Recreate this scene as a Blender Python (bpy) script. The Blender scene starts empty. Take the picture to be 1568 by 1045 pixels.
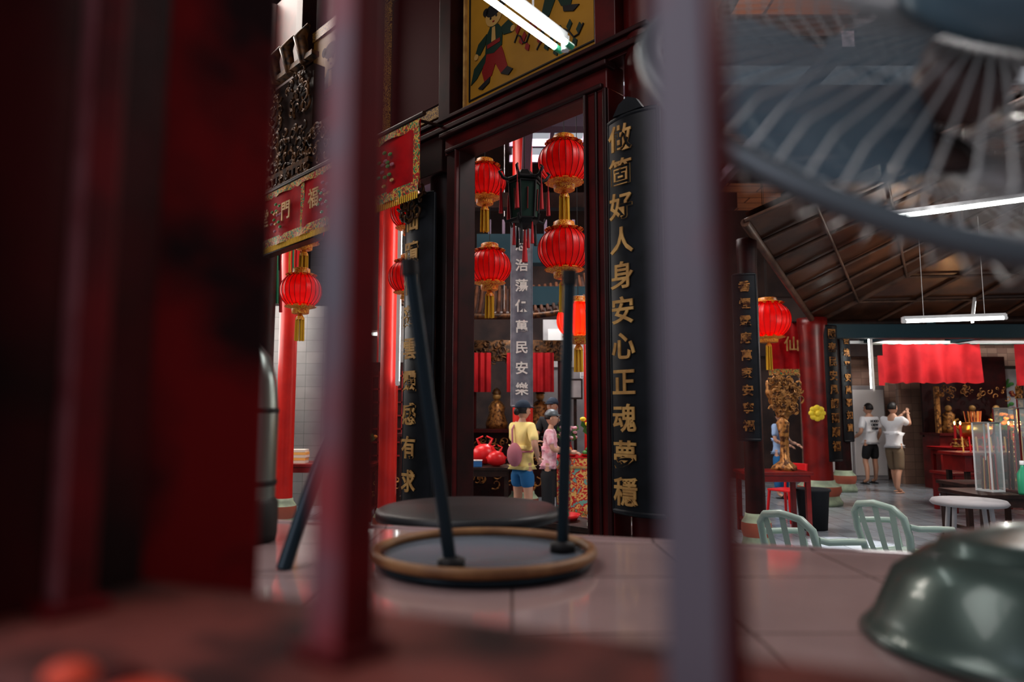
import bpy, math, random, bmesh
from mathutils import Matrix, Vector, Euler
random.seed(7)
D=bpy.data; C=bpy.context
SC=C.scene
pi=math.pi
def R(d): return math.radians(d)
def T(x=0,y=0,z=0,rz=0,rx=0,ry=0,s=1.0):
    return Matrix.Translation((x,y,z))@Matrix.Rotation(R(rz),4,'Z')@Matrix.Rotation(R(ry),4,'Y')@Matrix.Rotation(R(rx),4,'X')@Matrix.Scale(s,4)
# ------------------------------------------------------------ materials
def mat(name,col,rough=.5,metal=0,var=None,scale=6,bump=0,emit=None,es=0,trans=0,coat=0,lo=.4,hi=.62,spec=.5,alpha=1):
    m=D.materials.new(name); m.use_nodes=True; nt=m.node_tree; b=nt.nodes['Principled BSDF']
    b.inputs['Base Color'].default_value=(*col,1); b.inputs['Roughness'].default_value=rough
    b.inputs['Metallic'].default_value=metal; b.inputs['Transmission Weight'].default_value=trans
    b.inputs['Coat Weight'].default_value=coat; b.inputs['Specular IOR Level'].default_value=spec
    b.inputs['Alpha'].default_value=alpha
    if emit: b.inputs['Emission Color'].default_value=(*emit,1); b.inputs['Emission Strength'].default_value=es
    if var is not None or bump:
        tc=nt.nodes.new('ShaderNodeTexCoord'); n=nt.nodes.new('ShaderNodeTexNoise')
        n.inputs['Scale'].default_value=scale; n.inputs['Detail'].default_value=5
        nt.links.new(tc.outputs['Object'],n.inputs['Vector'])
        if var is not None:
            r=nt.nodes.new('ShaderNodeValToRGB'); r.color_ramp.elements[0].position=lo; r.color_ramp.elements[1].position=hi
            r.color_ramp.elements[0].color=(*col,1); r.color_ramp.elements[1].color=(*var,1)
            nt.links.new(n.outputs['Fac'],r.inputs['Fac']); nt.links.new(r.outputs['Color'],b.inputs['Base Color'])
        if bump:
            bp=nt.nodes.new('ShaderNodeBump'); bp.inputs['Strength'].default_value=bump; bp.inputs['Distance'].default_value=.02
            nt.links.new(n.outputs['Fac'],bp.inputs['Height']); nt.links.new(bp.outputs['Normal'],b.inputs['Normal'])
    return m
def tiles(name,c1,c2,grout,w=.3,h=.3,rough=.3,off=0,mort=.004,bump=.2,vert=False):
    m=D.materials.new(name); m.use_nodes=True; nt=m.node_tree; b=nt.nodes['Principled BSDF']
    b.inputs['Roughness'].default_value=rough
    tc=nt.nodes.new('ShaderNodeTexCoord'); br=nt.nodes.new('ShaderNodeTexBrick')
    src=tc.outputs['Object']
    if vert:
        sp=nt.nodes.new('ShaderNodeSeparateXYZ'); cb=nt.nodes.new('ShaderNodeCombineXYZ')
        ad=nt.nodes.new('ShaderNodeMath'); ad.operation='ADD'
        nt.links.new(src,sp.inputs[0]); nt.links.new(sp.outputs['X'],ad.inputs[0]); nt.links.new(sp.outputs['Y'],ad.inputs[1])
        nt.links.new(ad.outputs[0],cb.inputs['X']); nt.links.new(sp.outputs['Z'],cb.inputs['Y']); src=cb.outputs[0]
    br.inputs['Scale'].default_value=1; br.offset=off; br.inputs['Brick Width'].default_value=w; br.inputs['Row Height'].default_value=h
    br.inputs['Mortar Size'].default_value=mort; br.inputs['Color1'].default_value=(*c1,1); br.inputs['Color2'].default_value=(*c2,1); br.inputs['Mortar'].default_value=(*grout,1)
    nt.links.new(src,br.inputs['Vector'])
    n=nt.nodes.new('ShaderNodeTexNoise'); n.inputs['Scale'].default_value=3; n.inputs['Detail'].default_value=6; nt.links.new(tc.outputs['Object'],n.inputs['Vector'])
    mx=nt.nodes.new('ShaderNodeMix'); mx.data_type='RGBA'; mx.blend_type='MULTIPLY'; mx.inputs['Factor'].default_value=.45
    nt.links.new(br.outputs['Color'],mx.inputs[6]); nt.links.new(n.outputs['Fac'],mx.inputs[7]); nt.links.new(mx.outputs[2],b.inputs['Base Color'])
    bp=nt.nodes.new('ShaderNodeBump'); bp.inputs['Strength'].default_value=bump; bp.inputs['Distance'].default_value=.004; bp.invert=True
    nt.links.new(br.outputs['Fac'],bp.inputs['Height']); nt.links.new(bp.outputs['Normal'],b.inputs['Normal'])
    return m
def pattern(name,cols,scale=20,rough=.6):
    m=D.materials.new(name); m.use_nodes=True; nt=m.node_tree; b=nt.nodes['Principled BSDF']; b.inputs['Roughness'].default_value=rough
    tc=nt.nodes.new('ShaderNodeTexCoord'); v=nt.nodes.new('ShaderNodeTexVoronoi'); v.inputs['Scale'].default_value=scale
    n=nt.nodes.new('ShaderNodeTexNoise'); n.inputs['Scale'].default_value=scale*.6; n.inputs['Distortion'].default_value=2.5
    nt.links.new(tc.outputs['Object'],n.inputs['Vector']); nt.links.new(tc.outputs['Object'],v.inputs['Vector'])
    ad=nt.nodes.new('ShaderNodeMath'); ad.operation='MULTIPLY_ADD'; ad.inputs[1].default_value=.5
    nt.links.new(v.outputs['Distance'],ad.inputs[0]); nt.links.new(n.outputs['Fac'],ad.inputs[2])
    r=nt.nodes.new('ShaderNodeValToRGB'); r.color_ramp.interpolation='CONSTANT'
    k=len(cols)
    r.color_ramp.elements[0].color=(*cols[0],1); r.color_ramp.elements[0].position=0
    r.color_ramp.elements[1].color=(*cols[-1],1); r.color_ramp.elements[1].position=.86
    for i in range(1,k-1):
        e=r.color_ramp.elements.new(.5+.36*(i-1)/(k-2)); e.color=(*cols[i],1)
    nt.links.new(ad.outputs[0],r.inputs['Fac']); nt.links.new(r.outputs['Color'],b.inputs['Base Color'])
    return m
def translucent(name,col,k=.55,rough=.4):
    m=D.materials.new(name); m.use_nodes=True; nt=m.node_tree; b=nt.nodes['Principled BSDF']
    b.inputs['Base Color'].default_value=(*col,1); b.inputs['Roughness'].default_value=rough
    t=nt.nodes.new('ShaderNodeBsdfTranslucent'); t.inputs['Color'].default_value=(*col,1)
    mx=nt.nodes.new('ShaderNodeMixShader'); mx.inputs[0].default_value=k
    nt.links.new(b.outputs[0],mx.inputs[1]); nt.links.new(t.outputs[0],mx.inputs[2]); nt.links.new(mx.outputs[0],nt.nodes['Material Output'].inputs['Surface'])
    return m
def glassy(name,col=(.8,.9,.9),k=.12,rough=.12):
    m=D.materials.new(name); m.use_nodes=True; nt=m.node_tree; b=nt.nodes['Principled BSDF']
    b.inputs['Base Color'].default_value=(*col,1); b.inputs['Roughness'].default_value=rough
    t=nt.nodes.new('ShaderNodeBsdfTransparent'); t.inputs['Color'].default_value=(.95,.97,.97,1)
    mx=nt.nodes.new('ShaderNodeMixShader'); mx.inputs[0].default_value=k
    nt.links.new(t.outputs[0],mx.inputs[1]); nt.links.new(b.outputs[0],mx.inputs[2]); nt.links.new(mx.outputs[0],nt.nodes['Material Output'].inputs['Surface'])
    return m
m_bar=mat('bar_red_paint',(.15,.003,.005),.55,var=(.07,.004,.005),scale=12,spec=.3)
m_barlit=mat('bar_daylit_grey_pink',(.125,.105,.125),.5,0,var=(.24,.04,.045),scale=8,lo=.53,hi=.68,spec=.35)  # daylight on the bars' left side painted in as grey, with red patches
m_barA=mat('bar_daylit_pink',(.26,.09,.10),.5,var=(.15,.02,.025),scale=14)  # pale highlight of the leftmost bar, painted into its colour
m_shut=mat('shutter_red_paint',(.20,.002,.003),.6,var=(.022,.003,.004),scale=8,bump=.25,lo=.44,hi=.64,spec=.2)
m_frame=mat('window_frame_dark_red',(.06,.001,.002),.6,var=(.015,.002,.002),scale=7,bump=.2,spec=.2)
m_sill=mat('sill_worn_wood',(.22,.065,.05),.75,var=(.05,.024,.022),scale=14,bump=.3,spec=.25,lo=.42,hi=.6)
m_orange=mat('orange_red_paint_chip',(.75,.09,.04),.6)
m_counter=tiles('counter_pink_tile',(.50,.355,.345),(.46,.325,.315),(.24,.165,.155),.33,.33,.08,mort=.003)
m_floor=tiles('floor_grey_tile',(.42,.46,.50),(.33,.37,.42),(.10,.11,.12),.30,.30,.18,bump=.3)
m_wtile=tiles('wall_beige_tile',(.46,.31,.24),(.32,.20,.16),(.16,.11,.09),.22,.16,.3,vert=True)
m_gwall=tiles('wall_grey_tile',(.26,.25,.245),(.21,.21,.21),(.12,.12,.12),.30,.2,.3,vert=True)
m_dwall=mat('wall_dark',(.03,.02,.02),.8,var=(.06,.035,.03),scale=2)
m_pale=mat('pale_plaster',(.42,.41,.42),.7,var=(.3,.29,.30),scale=2)
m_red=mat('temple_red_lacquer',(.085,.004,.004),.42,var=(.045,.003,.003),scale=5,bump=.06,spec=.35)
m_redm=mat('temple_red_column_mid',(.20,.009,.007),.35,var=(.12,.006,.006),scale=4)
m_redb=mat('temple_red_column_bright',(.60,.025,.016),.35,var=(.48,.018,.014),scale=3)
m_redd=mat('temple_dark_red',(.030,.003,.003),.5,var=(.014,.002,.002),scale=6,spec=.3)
m_black=mat('black_lacquer',(.006,.007,.009),.45,var=(.010,.012,.016),scale=8,bump=.05,spec=.3)
m_gold=mat('gold_leaf',(.60,.36,.13),.5,.2,var=(.42,.23,.08),scale=14)
m_golddk=mat('dark_gilt_carving',(.13,.055,.016),.45,.4,var=(.018,.008,.005),scale=14,lo=.42,hi=.6)
m_goldb=mat('gilt_bright_carving',(.42,.20,.06),.4,.4,var=(.08,.03,.012),scale=18,lo=.45,hi=.62)
m_dkwood=mat('dark_wood',(.035,.014,.010),.45,var=(.016,.008,.006),scale=8,spec=.35)
m_roofwood=mat('roof_soffit_dark_wood',(.085,.036,.020),.28,var=(.04,.018,.011),scale=2.2,bump=.12)
m_batten=mat('roof_batten_wood',(.095,.048,.030),.5,var=(.05,.026,.018),scale=5)
m_teal=mat('teal_beam_paint',(.008,.04,.055),.5)
m_purple=mat('purple_grey_beam',(.12,.085,.12),.5)
m_ochre=mat('ochre_painted_panel',(.40,.20,.022),.45,var=(.30,.15,.018),scale=2)
m_green=mat('painted_dark_green',(.010,.030,.018),.5)
m_pred=mat('painted_red',(.20,.010,.008),.5)
m_ink=mat('painted_ink_line',(.010,.008,.008),.6)
m_skinp=mat('painted_face',(.42,.25,.08),.5)
m_cloth=mat('red_banner_cloth',(.46,.006,.010),.7,var=(.32,.004,.008),scale=6,bump=.1,spec=.2)
m_curt=mat('red_curtain_cloth',(.44,.022,.028),.75,var=(.32,.014,.02),scale=3,spec=.2)
m_bord=pattern('embroidered_border',[(.45,.28,.05),(.03,.16,.06),(.45,.02,.02),(.65,.40,.08),(.04,.2,.1)],26)
m_embr=pattern('embroidered_altar_cloth',[(.6,.02,.02),(.65,.02,.02),(.8,.5,.16),(.6,.02,.02),(.2,.42,.35)],11)
m_lant=translucent('red_silk_lantern',(.60,.006,.006),.3)
m_rib=mat('lantern_rib_dark_red',(.15,.004,.004),.5)
m_lantglow=translucent('red_paper_lantern',(.95,.06,.025),.6)
m_lgold=pattern('lantern_gold_collar',[(.9,.45,.04),(.9,.5,.06),(.5,.04,.01),(.95,.55,.08)],60,.4)
m_tas=mat('yellow_tassel',(.70,.42,.03),.7)
m_tasr=mat('red_tassel',(.45,.015,.02),.7)
m_tube=mat('fluorescent_tube',(1,1,1),.5,emit=(.93,1,.96),es=9)
m_white=mat('white_enamel',(.75,.75,.75),.4)
m_chair=mat('sage_green_plastic',(.33,.43,.38),.35)
m_grey=mat('grey_painted_metal',(.12,.14,.155),.4,.3)
m_dgrey=mat('blue_grey_tray_lining',(.16,.18,.21),.22)
m_blkp=mat('matte_black_enamel',(.010,.010,.012),.45)
m_leg=mat('blue_black_metal_leg',(.010,.026,.038),.4,.3)
m_tan=mat('tan_bent_rattan',(.30,.15,.06),.5,var=(.20,.09,.035),scale=12)
m_steel=mat('brushed_steel',(.32,.37,.35),.28,.85)
m_enam=mat('green_grey_enamel',(.085,.125,.112),.3,.35,var=(.06,.09,.082),scale=4,coat=.35)
m_blade=glassy('fan_blade_smoky_plastic',(.13,.19,.235),.85,.22)
m_motor=mat('fan_motor_blue_grey',(.12,.19,.23),.3,.2,coat=.4)
m_wire=mat('fan_guard_wire',(.42,.43,.43),.35,.6)
m_fanb=mat('fan_body_brown',(.10,.06,.055),.4)
m_clay=tiles('terracotta_roof_boards',(.80,.34,.17),(.66,.26,.13),(.25,.10,.07),1.6,.42,.7,.5,.02,.5)
m_brass=mat('brass',(.70,.42,.13),.3,.9)
m_stone=mat('stone_base',(.30,.36,.25),.6,var=(.20,.24,.18),scale=6)
m_stoner=mat('stone_base_red_band',(.35,.10,.06),.5)
m_glass=glassy('clear_acrylic')
m_skin=mat('skin',(.52,.30,.21),.5)
m_hair=mat('black_hair',(.012,.010,.010),.5)
m_eye=mat('eye_dark',(.01,.01,.01),.2)
m_lip=mat('lips',(.35,.10,.09),.5)
def cl(n,c,v=None): return mat(n,c,.85,var=v,scale=18,bump=.15)
m_yel=cl('pale_yellow_cotton',(.88,.72,.30)); m_blue=cl('blue_denim',(.02,.13,.30)); m_pink=cl('pink_floral',(.72,.34,.42),(.85,.6,.66))
m_bag=cl('mauve_bag',(.42,.16,.20)); m_wht=cl('white_cotton',(.75,.77,.80)); m_blk=cl('black_cotton',(.015,.016,.02)); m_kha=cl('khaki_cotton',(.20,.15,.10)); m_cap=cl('navy_cap',(.02,.035,.06)); m_lblue=cl('light_blue_cotton',(.30,.42,.62))
m_leaf=mat('leaf_green',(.06,.22,.05),.6); m_flow=mat('yellow_flower',(.85,.65,.05),.6); m_fruit=mat('orange_fruit',(.85,.30,.04),.4)
m_plred=mat('red_plastic',(.65,.02,.025),.3); m_plgrn=mat('green_plastic',(.05,.40,.22),.3); m_card=mat('cardboard',(.62,.58,.50),.8)
m_joss=mat('joss_paper',(.75,.42,.12),.6)
m_plblue=mat('blue_plastic',(.05,.2,.5),.4)
m_flame=mat('candle_flame',(1,.6,.2),.5,emit=(1,.5,.12),es=25)
# ------------------------------------------------------------ mesh builder
class B:
    def __init__(s,name): s.n=name; s.v=[]; s.f=[]; s.mi=[]; s.sm=[]; s.ms=[]; s.X=Matrix.Identity(4)
    def add(s,vs,fs,m,smooth=False,M=None):
        o=len(s.v); X=s.X@M if M is not None else s.X
        s.v+=[tuple(X@Vector(p)) for p in vs]
        if m not in s.ms: s.ms.append(m)
        k=s.ms.index(m)
        for f in fs: s.f.append([i+o for i in f]); s.mi.append(k); s.sm.append(smooth)
    def box(s,c,d,m,M=None):
        x,y,z=c; a,b,e=d[0]/2,d[1]/2,d[2]/2
        vs=[(x+i*a,y+j*b,z+k*e) for i in(-1,1) for j in(-1,1) for k in(-1,1)]
        s.add(vs,[(0,1,3,2),(4,6,7,5),(0,4,5,1),(2,3,7,6),(0,2,6,4),(1,5,7,3)],m,False,M)
    def tube(s,pts,r,m,seg=10,M=None,closed=False,smooth=True,cap=True):
        pts=[Vector(p) for p in pts]; n=len(pts)
        if not isinstance(r,(list,tuple)): r=[r]*n
        t0=(pts[1]-pts[0]).normalized(); nn=t0.orthogonal().normalized(); vs=[]
        for i in range(n):
            if closed: t=(pts[(i+1)%n]-pts[i-1])
            else: t=(pts[min(i+1,n-1)]-pts[max(i-1,0)])
            t.normalize(); nn=(nn-t*nn.dot(t)); nn.normalize(); bb=t.cross(nn)
            for k in range(seg):
                a=2*pi*k/seg; vs.append(pts[i]+(nn*math.cos(a)+bb*math.sin(a))*r[i])
        fs=[]
        for i in range(n if closed else n-1):
            for k in range(seg):
                j=(i+1)%n; fs.append((i*seg+k,i*seg+(k+1)%seg,j*seg+(k+1)%seg,j*seg+k))
        s.add(vs,fs,m,smooth,M)
        if cap and not closed:
            s.add([vs[k] for k in range(seg)],[tuple(range(seg))],m,False,M)
            s.add([vs[(n-1)*seg+k] for k in range(seg)],[tuple(range(seg))],m,False,M)
    def lathe(s,prof,m,M=None,seg=28,rm=None,smooth=True,a0=0,a1=2*pi):
        full=abs(a1-a0-2*pi)<1e-6; k=seg if full else seg+1; vs=[]
        for r,z in prof:
            for i in range(k):
                a=a0+(a1-a0)*i/seg; q=r*(rm(a,z) if rm else 1); vs.append((q*math.cos(a),q*math.sin(a),z))
        fs=[]
        for j in range(len(prof)-1):
            for i in range(seg):
                i2=(i+1)%k; fs.append((j*k+i,j*k+i2,(j+1)*k+i2,(j+1)*k+i))
        s.add(vs,fs,m,smooth,M)
    def ball(s,c,r,m,M=None,seg=14,rings=9,fn=None):
        if not isinstance(r,(list,tuple)): r=(r,r,r)
        vs=[];fs=[]
        for j in range(rings+1):
            p=pi*j/rings
            for i in range(seg):
                a=2*pi*i/seg; q=(math.sin(p)*math.cos(a),math.sin(p)*math.sin(a),math.cos(p))
                q=fn(q) if fn else q
                vs.append((c[0]+q[0]*r[0],c[1]+q[1]*r[1],c[2]+q[2]*r[2]))
        for j in range(rings):
            for i in range(seg): fs.append((j*seg+i,j*seg+(i+1)%seg,(j+1)*seg+(i+1)%seg,(j+1)*seg+i))
        s.add(vs,fs,m,True,M)
    def poly(s,pts,h,m,M=None):
        n=len(pts); vs=[(p[0],0,p[1]) for p in pts]+[(p[0],-h,p[1]) for p in pts]
        fs=[tuple(range(n,2*n))]+[(i,(i+1)%n,n+(i+1)%n,n+i) for i in range(n)]
        s.add(vs,fs,m,False,M)
    def sheet(s,fn,nu,nv,m,M=None,smooth=True):
        vs=[fn(i/nu,j/nv) for j in range(nv+1) for i in range(nu+1)]
        fs=[(j*(nu+1)+i,j*(nu+1)+i+1,(j+1)*(nu+1)+i+1,(j+1)*(nu+1)+i) for j in range(nv) for i in range(nu)]
        s.add(vs,fs,m,smooth,M)
    def text(s,t,size,m,M,off=.0,ext=.004):
        c=D.curves.new('t','FONT'); c.body=t; c.size=size; c.align_x='CENTER'; c.align_y='CENTER'; c.extrude=ext; c.offset=off; c.resolution_u=3
        o=D.objects.new('t',c); SC.collection.objects.link(o); C.view_layer.update()
        e=o.evaluated_get(C.evaluated_depsgraph_get()); me=e.to_mesh()
        s.add([tuple(v.co) for v in me.vertices],[tuple(p.vertices) for p in me.polygons],m,False,M@Matrix.Rotation(pi/2,4,'X'))
        e.to_mesh_clear(); D.objects.remove(o); D.curves.remove(c)
    def skin(s,vs,es,rs,m,M=None,sub=2,post=None,root=0):
        me=D.meshes.new('k'); me.from_pydata(vs,es,[]); o=D.objects.new('k',me); SC.collection.objects.link(o)
        o.modifiers.new('S','SKIN').use_smooth_shade=True
        for i,r in enumerate(rs):
            sv=me.skin_vertices[0].data[i]; sv.radius=(r,r) if not isinstance(r,tuple) else r
            sv.use_root=(i==root)
        q=o.modifiers.new('U','SUBSURF'); q.levels=sub; q.render_levels=sub
        C.view_layer.update(); e=o.evaluated_get(C.evaluated_depsgraph_get()); em=e.to_mesh()
        V=[tuple(v.co) for v in em.vertices]; F=[tuple(p.vertices) for p in em.polygons]
        if post: V=[post(p) for p in V]
        s.add(V,F,m,True,M); e.to_mesh_clear(); D.objects.remove(o); D.meshes.remove(me)
    def done(s,bevel=0,solid=0):
        me=D.meshes.new(s.n); me.from_pydata(s.v,[],s.f)
        for m in s.ms: me.materials.append(m)
        me.polygons.foreach_set('material_index',s.mi); me.polygons.foreach_set('use_smooth',s.sm); me.update()
        bm=bmesh.new(); bm.from_mesh(me); bmesh.ops.recalc_face_normals(bm,faces=bm.faces); bm.to_mesh(me); bm.free()
        o=D.objects.new(s.n,me); SC.collection.objects.link(o)
        if bevel:
            b=o.modifiers.new('b','BEVEL'); b.width=bevel; b.segments=2; b.limit_method='ANGLE'; b.angle_limit=R(50)
        return o
# ------------------------------------------------------------ room shell
b=B('floor'); b.box((3,9,-.05),(26,22,.1),m_floor); b.done()
b=B('wall_back'); b.box((-3,17.1,3.3),(4,.2,6.6),m_gwall); b.box((3,17.1,3.3),(8,.2,6.6),m_dwall); b.box((11,17.1,3.3),(8,.2,6.6),m_wtile); b.done()
b=B('wall_left'); b.box((-5.1,8,1.1),(.2,19,2.2),m_gwall); b.box((-5.1,8,5.6),(.2,19,2.0),m_dwall)
for y in (0,5,8.2,11.4,14.6): b.box((-5.1,y,3.4),(.2,1.6,2.4),m_gwall)
b.done()
b=B('wall_right'); b.box((15.1,9,3.3),(.2,20,6.6),m_wtile); b.done()
b=B('ceiling')
Z=6.65
b.box((-2.5,9,Z),(5,20,.1),m_dkwood); b.box((1.25,4.2,Z),(2.5,12,.1),m_dkwood); b.box((1.25,15.5,Z),(2.5,4,.1),m_dkwood)
b.box((8.75,5.2,Z),(12.5,9,.1),m_clay); b.box((8.75,14,Z),(12.5,7,.1),m_clay); b.box((12,10,Z),(6,1,.1),m_clay)
b.done()
b=B('roof_beams')
for i in range(7): b.box((2.6+i*1.8,8,6.45),(.10,15,.2),m_dkwood)
for y in (3,5.5,8.2,11,13.5): b.box((8.7,y,6.28),(12.6,.2,.26),m_dkwood)
for y in (10.3,11,11.7,12.4,13.2): b.box((1.25,y,6.5),(2.6,.09,.14),m_purple)
for x in (.1,.7,1.3,1.9,2.5): b.box((x,11.7,6.42),(.07,3.6,.10),m_purple)
b.box((-1.5,8.6,5.3),(6.5,.2,.26),m_purple); b.box((.8,10.8,4.9),(5.5,.2,.24),m_dkwood); b.box((.9,11.8,4.35),(3.0,.3,.5),m_teal); b.box((1.25,12.8,3.7),(2.2,.3,.35),m_teal)
for x in (-2.8,-1.3,.2,1.7,3.2): b.box((x,9.3,5.1),(.12,6,.16),m_purple)
for i in range(9): b.box((-.4+i*.25,12.2,4.7),(.05,.05,.6),m_purple)
b.done()
# ------------------------------------------------------------ facade (local frame: x to the right, -y to the viewer)
F=Matrix(((.696,.718,0,.69),(-.718,.696,0,4.0),(0,0,1,0),(0,0,0,1)))
def carve(b,x0,x1,z0,z1,m,n,M,y=-.03,rs=(.03,.08),tr=.012):
    for i in range(n):
        cx=random.uniform(x0,x1); cz=random.uniform(z0,z1); r=random.uniform(*rs); a=random.uniform(0,6.28); k=random.choice((-1,1))
        pts=[]
        for j in range(9):
            t=j/8; q=r*(1-.75*t); an=a+k*t*5.2; pts.append((cx+q*math.cos(an),y-random.uniform(0,.006)-.02*t,cz+q*math.sin(an)))
        b.tube(pts,[tr*(1-.4*j/8) for j in range(9)],m,6,M)
def column(name,M,r,h,m,base=True):
    b=B(name); b.X=M
    if base:
        b.lathe([(0,0),(r*1.55,0),(r*1.6,.06),(r*1.45,.1),(r*1.35,.16)],m_stone); b.lathe([(r*1.35,.16),(r*1.55,.24),(r*1.5,.32)],m_stoner); b.lathe([(r*1.5,.32),(r*1.15,.38),(r*1.1,.42),(0,.42)],m_stone)
    b.lathe([(r*1.03,.4 if base else 0),(r,.6),(r,h-.3),(r*1.08,h-.15),(r*1.08,h),(0,h)],m)
    return b
def board(b,cx,w,z0,z1,chars,M,size,pitch,ztop,extra=None,tm=None,bm_=None,off=.004,tx=0):
    bm_=bm_ or m_black; tm=tm or m_gold
    Rr=.38; h=w/2/Rr
    def fn(u,v): 
        a=-h+2*h*u; return (cx+Rr*math.sin(a),-.235+Rr*(1-math.cos(a)),z0+(z1-z0)*v)
    b.sheet(fn,12,2,bm_,M)
    def fn2(u,v):
        x,y,z=fn(u,v); return (x,y+.03,z)
    b.sheet(fn2,12,2,bm_,M)
    for sgn in (0,1):
        b.tube([(fn(sgn,0)[0],fn(sgn,0)[1]+.012,z0),(fn(sgn,1)[0],fn(sgn,1)[1]+.012,z1)],.016,bm_,8,M)
    for z in (z0,z1):
        b.tube([(fn(i/8,0)[0],fn(i/8,0)[1]+.012,z) for i in range(9)],.018,bm_,8,M)
    for i,c in enumerate(chars):
        b.text(c,size,tm,M@T(cx+tx,-.243,ztop-i*pitch),off)
    if extra:
        ex,t,sz,pt,zt=extra
        for i,c in enumerate(t): b.text(c,sz,m_goldb,M@T(ex,-.242+.045,zt-i*pt,rz=24),.001)
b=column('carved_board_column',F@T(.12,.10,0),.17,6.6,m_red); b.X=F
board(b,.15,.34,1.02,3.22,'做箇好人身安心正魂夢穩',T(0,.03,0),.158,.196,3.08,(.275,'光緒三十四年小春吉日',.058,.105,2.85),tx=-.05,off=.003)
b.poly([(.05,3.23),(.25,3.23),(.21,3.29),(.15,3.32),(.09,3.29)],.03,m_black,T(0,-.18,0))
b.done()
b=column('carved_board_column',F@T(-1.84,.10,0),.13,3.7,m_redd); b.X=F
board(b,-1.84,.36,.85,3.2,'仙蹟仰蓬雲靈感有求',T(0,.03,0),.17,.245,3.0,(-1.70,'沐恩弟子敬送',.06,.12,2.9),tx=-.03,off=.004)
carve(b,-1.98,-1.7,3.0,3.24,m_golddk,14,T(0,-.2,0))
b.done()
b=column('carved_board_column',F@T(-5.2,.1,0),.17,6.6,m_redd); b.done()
# door frame + lintel + upper panels
b=B('door_1'); b.X=F
b.box((-.165,0,1.75),(.17,.16,3.50),m_red); b.box((-.10,-.05,1.75),(.03,.1,3.5),m_redd); b.box((-.245,-.06,1.75),(.02,.1,3.5),m_redd); b.box((-.17,-.085,1.75),(.02,.02,3.5),m_redd)
b.box((-1.545,0,1.75),(.15,.16,3.50),m_redd); b.box((-1.485,-.06,1.75),(.02,.1,3.5),m_red)
b.box((-.86,0,3.58),(1.55,.17,.18),m_red); b.box((-.86,-.07,3.515),(1.5,.08,.03),m_redd); b.box((-.86,-.08,3.64),(1.6,.1,.035),m_redd)
b.box((-.86,0,.12),(1.5,.2,.24),m_red)
b.done(.008)
b=B('facade_upper_wall'); b.X=F
b.box((-3.3,.06,3.75),(7.0,.22,.14),m_red); b.box((-3.3,-.06,3.72),(7.0,.05,.04),m_redd); b.box((-3.3,-.06,3.80),(7.0,.04,.03),m_redd)
b.box((-3.3,.12,5.25),(7.0,.05,2.8),m_redd)
b.box((-.10,0,5.2),(.16,.16,2.8),m_red); b.box((-1.66,0,5.2),(.14,.16,2.8),m_redd); b.box((-2.75,0,5.2),(.14,.16,2.8),m_redd)
b.box((-4.1,0,5.2),(.14,.16,2.8),m_redd); b.box((-5.2,0,5.2),(.2,.16,2.8),m_redd)
b.box((-3.3,0,3.55),(3.2,.12,.3),m_redd)
b.done(.006)
b=B('painted_panel'); b.X=F@T(-.88,.06,4.55)
b.box((0,0,0),(1.36,.04,1.40),m_ochre)
for x in(-.66,.66): b.box((x,-.03,0),(.02,.03,1.40),m_gold); b.box((x*.93,-.025,0),(.01,.01,1.28),m_ink)
for z in(-.68,.68): b.box((0,-.03,z),(1.36,.03,.02),m_gold); b.box((0,-.025,z*.93),(1.22,.01,.01),m_ink)
Y=T(0,-.022,0)
def circ(cx,cz,r,n=16,e=1): return [(cx+r*math.cos(2*pi*i/n),cz+e*r*math.sin(2*pi*i/n)) for i in range(n)]
def child(b,ox,oz,s,c1,c2,fl=1):
    def P(l,m,k): b.poly([(ox+fl*x*s,oz+z*s) for x,z in l],.004+.0015*k,m,Y)
    P([(-.10,-.05),(-.17,-.22),(-.13,-.34),(-.03,-.30),(.02,-.20),(.10,-.33),(.19,-.30),(.13,-.12),(.09,-.03)],c2,0)
    P([(-.12,-.06),(-.10,.12),(-.05,.19),(.06,.18),(.12,.10),(.11,-.05),(0,-.09)],c1,1)
    P([(-.10,.14),(-.22,.08),(-.26,.0),(-.20,-.04),(-.12,.04)],c1,1)
    P([(.10,.13),(.20,.16),(.27,.08),(.24,.02),(.13,.04)],c1,1)
    P([(-.10,-.05),(-.28,-.15),(-.33,-.30),(-.24,-.26),(-.12,-.14)],m_green,1)
    P(circ(-.25,-.04,.03),m_skinp,2); P(circ(.26,.05,.03),m_skinp,2)
    P(circ(0,.29,.115,18,.95),m_skinp,2); P(circ(0,.345,.11,16,.62),m_ink,3)
    P(circ(-.11,.36,.04),m_ink,3); P(circ(.11,.36,.04),m_ink,3)
    for e in(-.04,.04): P(circ(e,.27,.012),m_ink,4)
    P(circ(0,.225,.016,10,.5),m_pred,4)
    P([(-.14,-.34),(-.22,-.37),(-.16,-.40),(-.06,-.36),(-.05,-.31)],m_ink,3); P([(.10,-.33),(.20,-.38),(.26,-.34),(.19,-.29)],m_ink,3)
    P([(-.09,.02),(.09,.03),(.09,-.01),(-.09,-.02)],m_pred,3); P([(-.02,.17),(.02,.17),(.03,.03),(-.03,.03)],m_skinp,3)
def vine(b,x0,z0,L,m):
    pts=[(x0+L*t/10,-.028,z0+.05*math.sin(t*1.3)) for t in range(11)]; b.tube(pts,.006,m_ink,5)
    for i in range(1,10,1):
        x,_,z=pts[i]; b.poly([(x,z),(x+.03,z+.045),(x+.01,z+.08),(x-.02,z+.04)] if i%2 else [(x,z),(x+.03,z-.03),(x+.02,z-.07),(x-.015,z-.04)],.008,m,Y)
child(b,-.34,-.28,.78,m_green,m_pred); child(b,.30,-.02,.85,m_green,m_green,-1)
vine(b,-.12,-.36,.30,m_pred); vine(b,.1,-.5,.42,m_green); vine(b,-.55,.25,.8,m_green)
b.done()
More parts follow.
